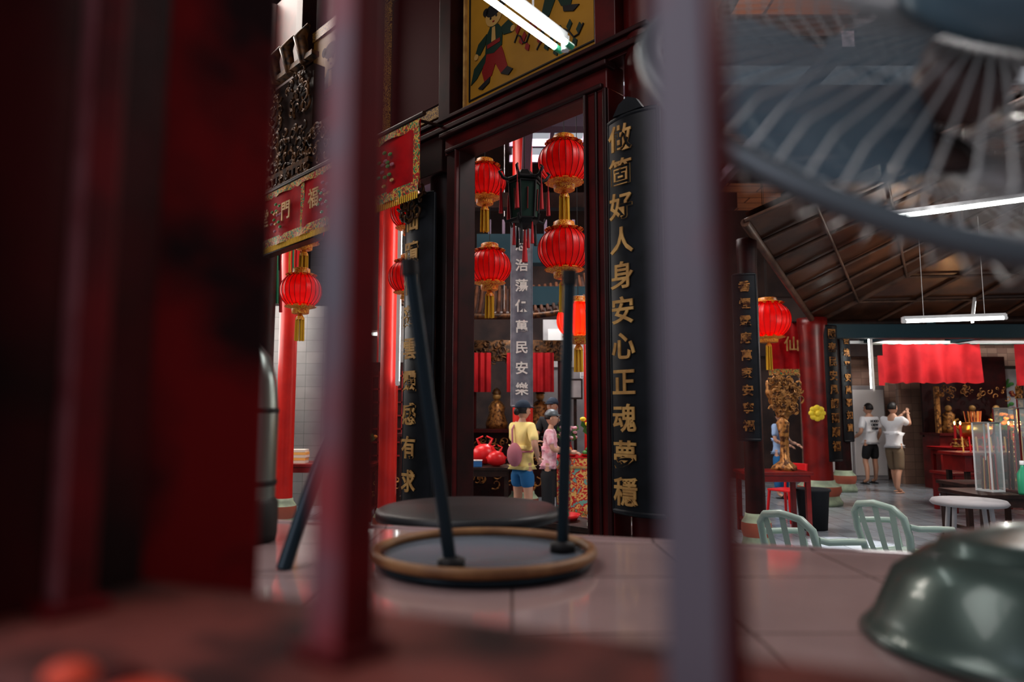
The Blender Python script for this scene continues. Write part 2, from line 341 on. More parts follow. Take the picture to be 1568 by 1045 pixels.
b=B('painted_panel'); b.X=F@T(-2.20,.06,4.60)
b.box((0,0,0),(.98,.04,1.42),m_redd); b.box((0,-.02,0),(.66,.01,1.15),mat('maroon_inset',(.05,.003,.005),.6,spec=.2))
m_gtrim=pattern('gilt_border_trim',[(.05,.01,.01),(.40,.22,.04),(.04,.01,.01),(.50,.28,.06),(.05,.01,.01)],32,.4)
for x in(-.41,.41): b.box((x,-.03,0),(.09,.02,1.42),m_gtrim)
for z in(-.65,.65): b.box((0,-.03,z),(.90,.02,.09),m_gtrim)
b.done()
b=B('painted_panel'); b.X=F@T(-3.42,.06,4.75)
b.box((0,0,0),(1.15,.04,1.5),m_ochre)
child(b,-.2,.0,1.2,m_green,m_pred); child(b,.3,.1,1.0,m_pred,m_green,-1)
for z in(-.68,.68): b.box((0,-.03,z),(1.15,.02,.1),m_gtrim)
b.done()
b=B('gilded_wood_carving'); b.X=F
b.box((-4.35,-.1,4.35),(1.5,.12,1.2),m_dkwood); b.box((-4.0,-.14,3.55),(1.1,.1,.75),m_dkwood)
carve(b,-5.0,-3.65,3.85,4.95,m_golddk,130,T(0,-.16,0),rs=(.04,.10),tr=.015)
carve(b,-4.5,-3.5,3.2,3.9,m_golddk,80,T(0,-.2,0),rs=(.03,.08),tr=.014)
for z in (3.82,3.94,5.0): b.box((-4.3,-.2,z),(1.6,.08,.05),m_golddk)
for i in range(18): b.box((-5.0+i*.085,-.22,3.88),(.04,.05,.06),m_golddk)
for i in range(5): 
    b.tube([(-4.9+i*.3,-.2,4.97),(-4.9+i*.3,-.26,5.2),(-4.9+i*.3+.05,-.2,5.35)],[.05,.07,.02],m_golddk,8)
b.box((-3.5,-.12,4.05),(.9,.1,.5),m_dkwood); carve(b,-3.9,-3.1,3.85,4.25,m_golddk,40,T(0,-.16,0),rs=(.03,.07),tr=.012)
b.done()
b=B('embroidered_banner'); b.X=F
def ban(x0,x1,z0,z1,y,m):
    b.sheet(lambda u,v:(x0+(x1-x0)*u,y+.018*math.sin(u*(x1-x0)*14)*(1-v),z0+(z1-z0)*v),70,3,m)
BX=-1.60
ban(-5.0,BX,3.18,3.70,-.34,m_cloth); ban(-5.0,BX,3.15,3.24,-.352,m_bord); ban(-5.0,BX,3.64,3.70,-.352,m_bord)
ban(BX-.07,BX,3.18,3.70,-.353,m_bord); ban(-3.40,-3.34,3.18,3.70,-.353,m_bord)
for i in range(136): b.tube([(-5+i*.025,-.35,3.16),(-5+i*.025,-.35,3.105)],.006,m_tas,4,cap=False)
for c,x in(('山',-2.42),('仙',-2.72),('福',-3.12),('門',-3.65),('堂',-4.1)): b.text(c,.19,m_gold,T(x,-.375,3.43),.003)
for cx in(-2.0,-2.95,-3.85,-4.4):
    for k in range(14):
        a=k*.9; r=.03+.010*k
        b.ball((cx+r*math.cos(a)*.8,-.37,3.43+r*math.sin(a)),(.028,.010,.014),random.choice((m_leaf,m_plgrn,m_gold,m_leaf,m_bag)),seg=8,rings=5)
b.tube([(-5.1,-.34,3.73),(BX+.04,-.34,3.73)],.018,m_dkwood)
for x in(-5,-3.4,-1.7): b.tube([(x,-.34,3.73),(x,0,3.76)],.012,m_dkwood)
b.done()
# ------------------------------------------------------------ lanterns
def lantern(x,y,z,r=.225,top=6.6,glow=False,w=1.4):
    b=B('red_lantern'); b.X=T(x,y,z); h=r*.86; mm=m_lantglow if glow else m_lant
    prof=[]
    for i in range(17):
        t=-1+2*i/16; prof.append((r*(1-abs(t)**2.4*.62),t*h))
    b.lathe(prof,mm,seg=84,rm=lambda a,z:1-.03*abs(math.sin(a*12)))
    for k in range(24):
        a=k*pi/12; b.tube([(q*1.0*math.cos(a),q*1.0*math.sin(a),zz) for q,zz in prof],.0032,m_rib if not glow else m_plred,4,cap=False)
    for sg in(-1,1):
        zz=sg*h
        b.lathe([(r*.42,zz),(r*.40,zz+sg*.05),(r*.36,zz+sg*.055),(0.01,zz+sg*.055)],m_lgold,seg=24)
        b.lathe([(r*.72,zz*.91),(r*.40,zz*1.02)],m_lgold,seg=24)
        for k in range(12):
            a=k*2*pi/12; b.poly([(-.03,0),(.03,0),(.018,.05),(0,.07),(-.018,.05)],.004,m_lgold,Matrix.Rotation(a,4,'Z')@T(0,-r*.74,zz*.91,rx=-58 if sg<0 else 58+180))
    b.tube([(0,0,-h-.05),(0,0,-h-.09),(0,0,-h-.12)],[.012,.04,.045],m_lgold,12)
    for k in range(26):
        a=k*.9; q=.045*math.sqrt((k+1)/26); b.tube([(q*math.cos(a),q*math.sin(a),-h-.10),(q*1.1*math.cos(a),q*1.1*math.sin(a),-h-.10-r*1.1)],.006,m_tas,4,cap=False)
    b.tube([(0,0,h+.05),(0,0,top-z)],.004,m_ink,5)
    b.done()
    l=D.lights.new('lantern_bulb','POINT'); l.energy=w; l.color=(1,.42,.10); l.shadow_soft_size=.04
    o=D.objects.new('lantern_bulb',l); o.location=(x,y,z-r*.45); SC.collection.objects.link(o)
lantern(-.29,7.2,4.0); lantern(-.235,7.2,3.08,top=3.72)
lantern(.47,6.1,3.80,.235); lantern(.465,6.1,3.0,.235,top=3.5)
lantern(.68,7.1,2.50,.22,top=6.6,glow=True,w=5)
lantern(-2.24,7.3,2.84,.22,top=3.3,w=2.5); lantern(-2.22,7.3,3.52,.21)
lantern(-1.08,7.2,2.97,.215,top=3.4); lantern(-1.07,7.2,3.66,.215)
lantern(4.15,11.2,3.05,.36,top=6.5,w=6)
b=B('palace_lantern'); b.X=T(.105,5.6,3.30)
m_pg=translucent('painted_lantern_glass',(.06,.12,.09),.5)
for k in range(6):
    a=k*pi/3+.2; a2=a+pi/3; c=lambda t,r,z:(r*math.cos(t),r*math.sin(t),z)
    b.tube([c(a,.11,-.17),c(a,.13,.14)],.010,m_ink,6)
    b.tube([c(a,.115,-.17),c(a2,.115,-.17)],.010,m_ink,6); b.tube([c(a,.13,.14),c(a2,.13,.14)],.010,m_ink,6)
    b.tube([c(a,.14,.17),c(a2,.14,.17)],.014,m_ink,6)
    b.tube([c((a+a2)/2,.105,-.1),c((a+a2)/2,.112,.08)],.006,m_pred,5)
    b.add([c(a,.107,-.16),c(a2,.107,-.16),c(a2,.126,.13),c(a,.126,.13)],[(0,1,2,3)],m_pg)
    b.tube([c(a,.10,.16),c(a,.18,.18),c(a,.215,.23),c(a,.19,.25)],[.016,.014,.012,.008],m_ink,6)
    b.tube([c(a,.10,-.17),c(a,.16,-.19),c(a,.175,-.15)],[.014,.012,.008],m_ink,6)
    b.tube([c(a,.2,.2),c(a,.2,.08)],.004,m_tasr,5); b.tube([c(a,.2,.09),c(a,.2,-.12)],[.008,.018],m_tasr,6)
    b.tube([c(a,.09,-.2),c(a,.09,-.38)],[.006,.016],m_tasr if k%2 else m_ink,6)
b.lathe([(0,.27),(.05,.25),(.09,.2),(.15,.17),(0,.165)],m_ink,seg=6,smooth=False); b.lathe([(.12,-.17),(.09,-.21),(.03,-.24),(0,-.25)],m_ink,seg=6,smooth=False)
b.tube([(0,0,.26),(0,0,3.3)],.005,m_ink,5); b.tube([(0,0,-.24),(0,0,-.33),(0,0,-.52)],[.006,.012,.025],m_tasr,8)
b.done()
# ------------------------------------------------------------ lamps (fluorescent)
def tubelamp(p0,p1,fix=True,r=.016,n=2,hang=None):
    b=B('fluorescent_tube_lamp'); p0=Vector(p0);p1=Vector(p1); d=(p1-p0).normalized()
    side=d.cross(Vector((0,0,1))); 
    if side.length<.1: side=Vector((1,0,0))
    side.normalize(); upv=side.cross(d)
    for k in range(n):
        o=side*((k-.5*(n-1))*.06)
        b.tube([p0+o,p1+o],r,m_tube,10)
        for q,e in((p0,d),(p1,-d)): b.tube([q+o-e*.02,q+o+e*.03],r*1.15,m_plgrn if n==2 else m_white,10); 
    o=upv*.045
    b.tube([p0+o,p1+o],.028,m_white,4,smooth=False)
    for q,e in((p0,d),(p1,-d)): b.tube([q-e*.01+o*1.2,q-e*.01-o*.3],.02,m_white,6)
    if hang:
        for t in(.2,.8): q=p0.lerp(p1,t)+o; b.tube([q,(q.x,q.y,hang)],.004,m_white,5)
    b.done()
tubelamp((.235,3.0,3.2),(-.49,2.08,3.2),hang=6.6,r=.013)
tubelamp((3.66,7.0,3.52),(6.4,7.0,3.9),n=1,r=.024)
tubelamp((5.1,9,2.74),(6.5,9.1,2.80),n=1,r=.022,hang=4.2)
tubelamp((6.2,9.3,2.78),(6.65,9.9,3.15),n=1)
tubelamp((7.02,13.6,2.0),(7.02,13.6,3.05),n=1,r=.03)
tubelamp((-1.36,8.3,1.9),(-1.36,8.3,4.0),n=1,r=.022)
tubelamp((.86,8.6,2.0),(.86,8.6,2.6),n=1,r=.018)
tubelamp((-3.1,12.6,3.0),(-2.3,12.6,2.98),n=1,r=.03,hang=6.6)
tubelamp((-.3,12.4,3.3),(.5,12.4,3.3),n=1,r=.03,hang=6.6)
# ------------------------------------------------------------ inner columns
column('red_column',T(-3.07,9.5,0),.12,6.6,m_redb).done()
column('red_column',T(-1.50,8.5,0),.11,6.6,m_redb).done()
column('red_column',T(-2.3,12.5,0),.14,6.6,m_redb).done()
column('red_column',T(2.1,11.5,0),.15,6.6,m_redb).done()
b=column('carved_board_column',T(.16,10.35,0),.15,6.6,m_redb); b.X=T(.14,10.2,0,rz=0)
m_gb=mat('grey_board',(.17,.17,.20),.35,var=(.12,.12,.15),scale=8)
board(b,0,.30,1.65,4.5,'神恩浩蕩保萬民安樂',T(0,0,0),.19,.30,4.28,tm=mat('silvered_letter',(.7,.66,.62),.4),bm_=m_gb); b.done()
# ------------------------------------------------------------ furniture helpers
def table(name,x,y,w,d,h,rz=0,m=None,skirt=None,stuff=None):
    m=m or m_dkwood; b=B(name); b.X=T(x,y,0,rz)
    b.box((0,0,h-.02),(w,d,.04),m); b.box((0,-d/2+.03,h-.08),(w-.1,.03,.09),m); b.box((0,d/2-.03,h-.08),(w-.1,.03,.09),m)
    for i in(-1,1):
        b.box((i*(w/2-.05),0,h-.08),(.03,d-.1,.09),m)
        for j in(-1,1):
            b.box((i*(w/2-.06),j*(d/2-.06),(h-.04)/2),(.06,.06,h-.04),m)
        b.box((i*(w/2-.06),0,.16),(.04,d-.12,.04),m)
    if skirt:
        b.sheet(lambda u,v:(-w/2+w*u,-d/2-.03-.015*math.sin(u*w*22)*(1-v),.06+(h-.05)*v),60,3,skirt)
        b.box((0,-d/2-.05,h-.13),(w+.02,.012,.035),m_gold); b.box((0,-d/2-.05,.12),(w+.02,.012,.05),m_bord); b.box((0,-.01,h+.005),(w+.04,d+.06,.012),m_cloth)
    return b.done(.004)
def fruitplate(x,y,z,m=None,k=6):
    b=B('offering_plate'); b.X=T(x,y,z); b.lathe([(0,0),(.07,0),(.12,.03),(.125,.035),(.07,.012),(0,.012)],m_plred)
    for i in range(k): a=i*6.28/(k-1); q=0 if i==k-1 else .055; b.ball((q*math.cos(a),q*math.sin(a),.05+(.05 if i==k-1 else 0)),.036,m or m_fruit,seg=10,rings=7)
    b.done()
def flowers(x,y,z,m=None,s=1):
    b=B('flower_vase'); b.X=T(x,y,z,s=s); b.lathe([(0,0),(.05,0),(.07,.06),(.04,.14),(.05,.17),(.035,.165),(0,.1)],m_plred)
    for i in range(26):
        a=random.uniform(0,6.28); q=random.uniform(0,.13); zz=.26+random.uniform(-.04,.1)
        b.tube([(0,0,.14),(q*.5*math.cos(a),q*.5*math.sin(a),.2),(q*math.cos(a),q*math.sin(a),zz)],.004,m_leaf,4,cap=False)
        if i%3: b.ball((q*math.cos(a),q*math.sin(a),zz),(.03,.03,.022),m or m_flow,seg=8,rings=5)
        else: b.add([(q*math.cos(a),q*math.sin(a),zz-.06),(q*math.cos(a)*1.3+.03,q*math.sin(a)*1.3,zz-.03),(q*math.cos(a)*1.5,q*math.sin(a)*1.5,zz+.03),(q*math.cos(a)*1.3-.03,q*math.sin(a)*1.3,zz-.02)],[(0,1,2,3)],m_leaf)
    b.done()
def bagobj(name,x,y,z,m,s=1):
    b=B(name); b.X=T(x,y,z,s=s)
    b.ball((0,0,.12),(.15,.10,.125),m,fn=lambda q:(q[0]*(1+.12*math.sin(q[2]*9+q[1]*5)),q[1],max(q[2],-.9)))
    for k in(-1,1): b.tube([(.05*k,0,.22),(.09*k,0,.30),(.02*k,.02,.33)],[.02,.014,.01],m,6)
    b.done()
table('offering_table',-.52,10.1,1.0,.7,.80,m=m_dkwood)
table('offering_table',1.30,10.6,1.3,.7,.90,skirt=m_embr)
bagobj('red_plastic_bag',-.22,9.95,.80,m_plred,.9); bagobj('red_plastic_bag',-.75,9.9,.80,m_plred,.7); bagobj('red_plastic_bag',-.40,10.3,.80,m_plred,1.25)
b=B('blue_box'); b.box((-.50,9.9,.845),(.16,.12,.08),m_plblue); b.box((-.50,9.9,.89),(.17,.13,.012),m_white); b.done()
fruitplate(.85,10.4,.915); fruitplate(1.12,10.4,.915,m_leaf); fruitplate(1.38,10.4,.915,m_flow); flowers(1.25,10.75,.915,None,1.6); flowers(.85,10.75,.915,m_pink,1.2)
b=B('temple_altar'); b.X=T(-.3,13.6,0)
b.box((0,0,.6),(2.6,.9,1.2),m_redd); b.box((0,-.1,1.22),(2.8,1.0,.06),m_red)
carve(b,-1.3,1.3,.2,1.1,m_goldb,110,T(0,-.46,0),rs=(.05,.12),tr=.016)
for x in(-1.25,-.45,.45,1.25): b.box((x,-.1,2.0),(.12,.12,1.6),m_red)
b.box((0,-.2,2.75),(2.9,.1,.4),m_golddk); carve(b,-1.4,1.4,2.55,2.95,m_golddk,60,T(0,-.24,0),rs=(.04,.1),tr=.014)
b.sheet(lambda u,v:(-.85+.75*u,-.34+.03*math.sin(u*40),1.95+.75*v),50,2,m_curt); b.sheet(lambda u,v:(.2+.9*u,-.34+.03*math.sin(u*40),1.95+.75*v),50,2,m_curt)
for x in(-.85,0,.85):
    b.lathe([(0,0),(.2,0),(.22,.1),(.15,.3),(.17,.42),(.10,.52),(.05,.55)],m_goldb,T(x,.1,1.25)); b.ball((x,.1,1.88),.085,m_gold); b.lathe([(.1,0),(.06,.08),(0,.12)],m_golddk,T(x,.1,1.93))
b.done()
b=B('shrine_eave_roof'); b.X=T(-.3,12.7,3.25)
b.sheet(lambda u,v:(-1.9+3.8*u,-.7+1.6*v,.0+.75*v**1.5+.35*abs(2*u-1)**3),30,8,m_dkwood)
for i in range(34):
    u=(i+.5)/34; b.tube([(-1.9+3.8*u,-.7+1.6*v,.03+.75*v**1.5+.35*abs(2*u-1)**3) for v in [j/6 for j in range(7)]],.035,m_roofwood,6)
b.tube([(-1.9+3.8*u,-.72,-.03+.35*abs(2*u-1)**3) for u in [j/20 for j in range(21)]],.05,m_golddk,8)
for x in (-1.7,1.7): b.lathe([(.09,-3.25),(.09,.1)],m_redb,T(x,0,0))
b.done()
b=B('white_wall_panel'); b.box((1.1,14.5,2.3),(.9,.08,2.4),m_pale); b.box((1.1,14.45,2.9),(.7,.03,.8),m_white); b.box((1.1,14.45,.55),(.9,.08,1.1),m_pale); b.done()
b=B('notice_stand'); b.box((1.05,11.6,1.95),(.24,.03,.34),m_dkwood); b.box((1.05,11.58,1.95),(.19,.01,.28),m_pale); b.box((1.05,11.65,.9),(.05,.05,1.8),m_dkwood); b.box((1.05,11.65,.02),(.4,.4,.04),m_dkwood); b.done()
b=B('wall_partition'); b.box((-1.55,12.0,1.7),(1.5,.12,3.4),m_gwall); b.box((-3.9,12.0,1.7),(2.0,.12,3.4),m_gwall); b.box((-1.3,11.9,2.35),(.35,.02,.45),m_white); b.done()
b=B('altar_cabinet'); b.X=T(-1.25,10.9,0); b.box((0,0,.6),(.9,.5,1.2),m_dkwood); b.box((0,-.02,1.22),(1.0,.58,.05),m_red)
for x in(-.22,.22): b.box((x,-.26,.6),(.4,.02,1.0),m_red); b.ball((x*.3,-.28,.65),.02,m_brass)
b.box((0,-.26,1.12),(.86,.03,.08),m_goldb); b.done(.005)
flowers(-1.3,10.85,1.246,m_flow,1.2)
b=B('low_stool_table'); b.X=T(-1.02,8.9,0); b.box((0,.1,.52),(.7,.8,.05),m_dkwood)
for i in(-1,1):
    for j in(-1,1): b.box((i*.3,.1+j*.34,.25),(.05,.05,.5),m_dkwood)
b.done()
bagobj('green_plastic_bag',-.95,9.2,0.546,m_plgrn,.9)
b=B('cardboard_carton'); b.X=T(-1.10,8.78,.546,rz=8); b.box((0,0,.09),(.34,.26,.18),m_card); b.box((-.09,0,.185),(.16,.27,.008),m_white); b.box((.09,0,.187),(.16,.27,.008),m_card)
for i in range(5): b.box((0,-.132,.03+.03*i),(.2,.003,.006),m_ink)
b.done()
table('offering_table',-2.75,10.5,1.5,.7,.82,m=m_redm); bagobj('red_plastic_bag',-2.6,10.5,.82,m_plred,1.1)
b=B('joss_paper_stack'); b.X=T(-3.15,10.4,.82)
for i in range(5): b.box((random.uniform(-.01,.01),0,.02+.04*i),(.26,.2,.038),m_joss if i%2 else m_card)
b.done()
flowers(-2.2,10.5,.82,m_fruit,1.3)
b=B('carved_screen'); b.X=T(-2.35,11.7,0); b.box((0,0,1.2),(1.2,.06,2.4),m_redd)
for i in range(9): b.box((-.52+i*.13,-.04,1.5),(.025,.03,1.5),m_redm)
for i in range(7): b.box((0,-.04,.85+i*.22),(1.1,.03,.025),m_redm)
carve(b,-.55,.55,.15,.7,m_goldb,30,T(0,-.03,0),rs=(.04,.09)); b.done()
b=B('hanging_streamer'); 
for x,y in((-2.75,7.9),(-2.6,8.0),(-1.75,7.6)):
    for k,mm in enumerate((m_tas,m_plgrn,m_tasr)): b.tube([(x+.04*k,y,6.6),(x+.04*k,y,3.3),(x+.04*k+.02,y,2.9-.1*k)],[.004,.012,.02],mm,5)
b.done()
table('low_bench',.62,5.75,1.1,.35,.66,rz=-46,m=m_dkwood)
b=B('joss_paper_stack'); b.X=T(.74,5.62,.66,rz=-46)
for i in range(6): b.box((random.uniform(-.01,.01),0,.015+.03*i),(.20,.2,.028),m_tan if i%2 else m_card)
b.done()
b=B('red_tray'); b.X=T(.42,5.95,.66,rz=-46); b.lathe([(0,0),(.12,0),(.15,.05),(.155,.05),(.125,.01),(0,.01)],m_plred); b.ball((.03,0,.05),.035,m_plgrn); b.ball((-.04,.02,.05),.035,m_fruit); b.done()
# ------------------------------------------------------------ people
def person(name,x,y,rz,H,top,bottom,arms,legs=None,sleeve=.55,shortz=.52,cap=None,hairlong=False,bag=None,lean=0,head_rz=0,shoes=None,fem=False):
    s=H/1.68; b=B(name); b.X=T(x,y,0,rz,s=s)
    sh=.165 if fem else .185
    legs=legs or (((-.10,.02,.48),(-.11,0,.085)),((.10,.02,.48),(.11,0,.085)))
    dy=lean
    body=[(0,0,.93),(0,.01+dy*.2,1.06),(0,.01+dy*.6,1.22),(0,dy*.9,1.36),(0,dy+.0,1.45),(0,dy+.015,1.53)]
    sp=[(-sh,dy*.85,1.385),(sh,dy*.85,1.385)]
    V=body+sp; E=[(0,1),(1,2),(2,3),(3,4),(4,5),(3,6),(3,7)]; Rr=[.135,.12,.135,.115,.056,.05,.062,.062]
    for k in(0,1):
        e,w=arms[k]; i=len(V); V+=[e,w]; E+=[(6+k,i),(i,i+1)]; Rr+=[.043,.027]
    for k in(0,1):
        kn,an=legs[k]; hx=-.085 if k==0 else .085; i=len(V)
        V+=[(hx,0,.86),kn,((kn[0]+an[0])/2,(kn[1]+an[1])/2-.02,(kn[2]+an[2])/2+.05),an,(an[0]*1.05,an[1]+.11,.035)]; E+=[(0,i),(i,i+1),(i+1,i+2),(i+2,i+3),(i+3,i+4)]; Rr+=[.088,.056,.054,.036,.032]
    post=lambda p:(p[0],dy*.6+(p[1]-dy*.6)*(.8 if abs(p[0])<.25 and p[2]>.8 and abs(p[1]-dy*.6)<.2 else 1),p[2])
    b.skin(V,E,Rr,m_skin,post=post)
    V2=[(0,0,.90),(0,.0,1.0),(0,.01+dy*.3,1.10),(0,.01+dy*.6,1.24),(0,dy*.9,1.36),(0,dy,1.425)]+sp
    E2=[(0,1),(1,2),(2,3),(3,4),(4,5),(4,6),(4,7)]; R2=[.155,.15,.142,.152,.128,.066,.082,.082]
    for k in(0,1):
        e,w=arms[k]; i=len(V2); S=Vector(sp[k]); E_=Vector(e); V2.append(tuple(S.lerp(E_,.5))); V2.append(tuple(S.lerp(E_,sleeve+.2))); E2+=[(6+k,i),(i,i+1)]; R2+=[.075,.072]
    b.skin(V2,E2,R2,top,post=post,root=1)
    V3=[(0,0,.98),(0,0,.90)]; E3=[(0,1)]; R3=[.140,.155]
    for k in(0,1):
        kn,an=legs[k]; hx=-.085 if k==0 else .085; i=len(V3); Hh=Vector((hx,0,.84)); K=Vector(kn); t=(.84-shortz)/(.84-kn[2])
        if t<=1: lo=Hh.lerp(K,t)
        else: lo=K.lerp(Vector(an),min(1,(kn[2]-shortz)/(kn[2]-an[2])))
        V3+=[tuple(Hh),tuple(Hh.lerp(lo,.5)),tuple(lo)]; E3+=[(1,i),(i,i+1),(i+1,i+2)]; R3+=[.108,.098,.09]
    b.skin(V3,E3,R3,bottom,post=post,root=1)
    HM=T(0,dy+.02,1.60,rz=head_rz)
    def hd(q):
        x,y,z=q
        k=1-.28*max(0,-z)*(1 if y>-.2 else .6); 
        return (x*k,y*(1-.1*max(0,-z))+(.05*max(0,-z) if y>0 else .12*max(0,-z)),z)
    b.ball((0,0,0),(.076,.096,.118),m_skin,HM,seg=20,rings=14,fn=hd)
    b.tube([(0,.088,.02),(0,.102,-.01),(0,.115,-.03),(0,.098,-.04)],[.008,.012,.016,.010],m_skin,8,HM)
    for k in(-1,1):
        b.ball((k*.032,.084,.008),(.014,.008,.008),m_wht,HM,seg=8,rings=6); b.ball((k*.032,.090,.008),(.006,.004,.006),m_eye,HM,seg=8,rings=5)
        b.tube([(k*.018,.092,.03),(k*.034,.09,.036),(k*.05,.08,.03)],.004,m_hair,5,HM)
        b.ball((k*.078,-.005,-.005),(.012,.02,.03),m_skin,HM,seg=8,rings=7)
    b.ball((0,.088,-.058),(.022,.01,.008),m_lip,HM,seg=10,rings=6)
    def hr(q):
        x,y,z=q
        if y>.25 and z<.42: return (x*.8,min(y,.5)*.4,z*.4+.25)
        if z<-.25: z=-.25-(0.25 if hairlong else .05)
        return (x,y,z)
    b.ball((0,-.012,.022),(.086,.106,.115),m_hair,HM,seg=20,rings=14,fn=hr)
    if hairlong: b.ball((0,-.115,-.01),(.035,.045,.05),m_hair,HM)
    if cap:
        b.ball((0,-.008,.045),(.094,.114,.10),cap,HM,seg=20,rings=12,fn=lambda q:(q[0],q[1],max(q[2],-.05)))
        b.ball((0,.11,.045),(.07,.075,.012),cap,HM,seg=14,rings=6)
    for k in(0,1):
        e,w=Vector(arms[k][0]),Vector(arms[k][1]); d=(w-e).normalized()
        inn=(Vector((0,1,0)) if abs(d.z)>.6 else Vector((1 if k==0 else -1,0,0)))
        inn=(inn-d*inn.dot(d)).normalized(); nrm=d.cross(inn).normalized()
        b.skin([tuple(w-d*.01),tuple(w+d*.035),tuple(w+d*.085)],[(0,1),(1,2)],[(.024,.024),(.034,.030),(.036,.03)],m_skin,sub=2)
        for f,(o,L) in enumerate(((.027,.068),(.009,.078),(-.009,.072),(-.026,.056))):
            p0=w+d*.08+inn*o; c=nrm*(1 if k==0 else -1)
            b.skin([tuple(p0),tuple(p0+d*L*.45+c*.004),tuple(p0+d*L*.78+c*.015),tuple(p0+d*L*.95+c*.028)],[(0,1),(1,2),(2,3)],[.0095,.009,.008,.007],m_skin,sub=1)
        p0=w+d*.03+inn*.028
        b.skin([tuple(p0),tuple(p0+d*.025+inn*.024),tuple(p0+d*.052+inn*.03)],[(0,1),(1,2)],[.012,.010,.008],m_skin,sub=1)
    for k in(0,1):
        an=legs[k][1]; b.ball((an[0]*1.05,an[1]+.065,.012),(.05,.135,.014),shoes or m_blk)
        b.tube([(an[0]*1.05-.045,an[1]+.08,.02),(an[0]*1.05,an[1]+.10,.072),(an[0]*1.05+.045,an[1]+.08,.02)],.012,shoes or m_blk,6)
    if bag:
        bx=.04; b.ball((bx,-.17+dy,1.06),(.12,.075,.17),bag,fn=lambda q:(q[0]*(1-.18*q[2]),q[1],q[2]*(1 if q[2]<.3 else .8)))
        b.tube([(bx-.07,-.14+dy,1.16),(-.06,-.12+dy,1.36),(-.10,-.02+dy,1.455),(-.04,.10+dy,1.36),(.10,.14+dy,1.20),(.17,.02+dy,1.08),(bx+.09,-.13+dy,1.08)],.013,bag,6)
    return b
person('woman_in_yellow_shirt',.13,9.0,-48,1.66,m_yel,m_blue,(((-.25,.10,1.14),(-.14,.32,1.18)),((.31,-.06,1.14),(.20,.10,.99))),cap=m_cap,hairlong=True,bag=m_bag,fem=True,shortz=.60).done()
person('woman_in_pink_blouse',.50,9.85,-100,1.55,m_pink,m_blk,(((-.22,.12,1.14),(-.14,.36,1.10)),((.22,.12,1.14),(.12,.36,1.10))),cap=m_grey,fem=True,lean=.05,shortz=.2).done()
person('man_in_black_shirt',.66,11.3,150,1.74,m_blk,m_blk,(((-.26,.10,1.14),(-.16,.34,1.16)),((.26,.10,1.14),(.16,.34,1.16))),cap=m_cap,shortz=.2).done()
b=person('man_in_white_tshirt',7.95,15.6,20,1.72,m_wht,m_blk,(((-.27,-.02,1.10),(-.22,.20,1.0)),((.27,-.02,1.10),(.28,.10,.90))),legs=(((-.12,.05,.48),(-.15,-.02,.085)),((.10,.0,.48),(.16,.06,.085))),shortz=.5)
for i in range(3): b.text(('HOKIO','CREW','TEAM')[i],.07,m_blk,T(0,-.135,1.34-.08*i),0.002)
b.done()
person('man_praying',7.55,13.9,-60,1.72,m_wht,m_kha,(((-.18,.24,1.30),(-.05,.42,1.50)),((.18,.24,1.30),(.05,.42,1.50))),legs=(((-.10,.10,.48),(-.10,.16,.085)),((.10,-.02,.48),(.11,-.14,.085))),shortz=.42,shoes=m_skin).done()
person('woman_in_blue',4.95,13.0,-140,1.58,m_lblue,m_blue,(((-.24,.04,1.12),(-.18,.26,1.04)),((.24,.04,1.12),(.18,.26,1.04))),fem=True,shortz=.15).done()
# ------------------------------------------------------------ right hall
b=column('carved_board_column',T(2.78,8.1,0),.11,3.6,m_redd); b.X=T(2.74,8.12,0,rz=-18)
board(b,0,.25,1.25,3.15,'香煙靈應萬家安寧福',T(0,.05,0),.13,.20,3.0,tm=m_goldb); b.done()
b=column('carved_board_column',T(5.25,12.1,0),.23,3.2,m_redm); b.X=T(5.25,12.1,0,rz=20)
board(b,.17,.30,.75,3.05,'國泰民安風調雨順福',T(0,-.02,0),.18,.24,2.9,tm=m_goldb); b.done()
b=column('carved_board_column',T(6.62,14.1,0),.15,3.5,m_redd); b.X=T(6.62,14.1,0,rz=25)
board(b,.02,.26,1.0,3.2,'合境平安萬事如意',T(0,.05,0),.17,.25,3.0,tm=m_goldb); b.done()
b=B('yellow_ribbon_rosette'); b.X=T(5.12,11.78,1.55)
for i in range(8): a=i*.785; b.ball((.09*math.cos(a),-.03,.09*math.sin(a)),(.06,.03,.05),m_flow,seg=8,rings=6)
b.ball((0,-.05,0),.05,m_flow); b.done()
A_=Vector((2.6,7.6,3.72)); Bv=Vector((5.4,12.3,3.17)); Cv=Vector((14,12.3,3.35))
TL=Vector((5.0,6.2,4.6)); ridge=Vector((7.2,9.6,4.35)); RR_=Vector((13,9.6,4.5))
b=B('timber_soffit_roof')
def q(p,m): 
    b.add([*p],[tuple(range(len(p)))],m); b.add([tuple(Vector(v)+Vector((0,0,.06))) for v in p],[tuple(range(len(p)))],m)
q([A_,Bv,ridge,TL],m_roofwood); q([Bv,Cv,RR_,ridge],m_roofwood)
dn=Vector((0,0,.03))
for i in range(8):
    t=i/7; b.tube([A_.lerp(Bv,t)-dn,TL.lerp(ridge,t)-dn],.024,m_batten,6)
for i in range(5):
    t=i/4; b.tube([A_.lerp(TL,t)-dn*1.6,Bv.lerp(ridge,t)-dn*1.6],.02,m_batten,6)
for i in range(9):
    t=i/8; b.tube([Bv.lerp(Cv,t)-dn,ridge.lerp(RR_,t)-dn],.03,m_batten,6)
for i in range(1,4):
    t=i/4; b.tube([Bv.lerp(ridge,t)-dn*1.6,Cv.lerp(RR_,t)-dn*1.6],.022,m_batten,6)
b.tube([A_-Vector((0,0,.05)),Bv-Vector((0,0,.05))],.05,m_batten,8); b.tube([Bv-Vector((0,0,.05)),Cv-Vector((0,0,.05))],.09,m_dkwood,8); b.tube([Bv,ridge],.06,m_batten,8)
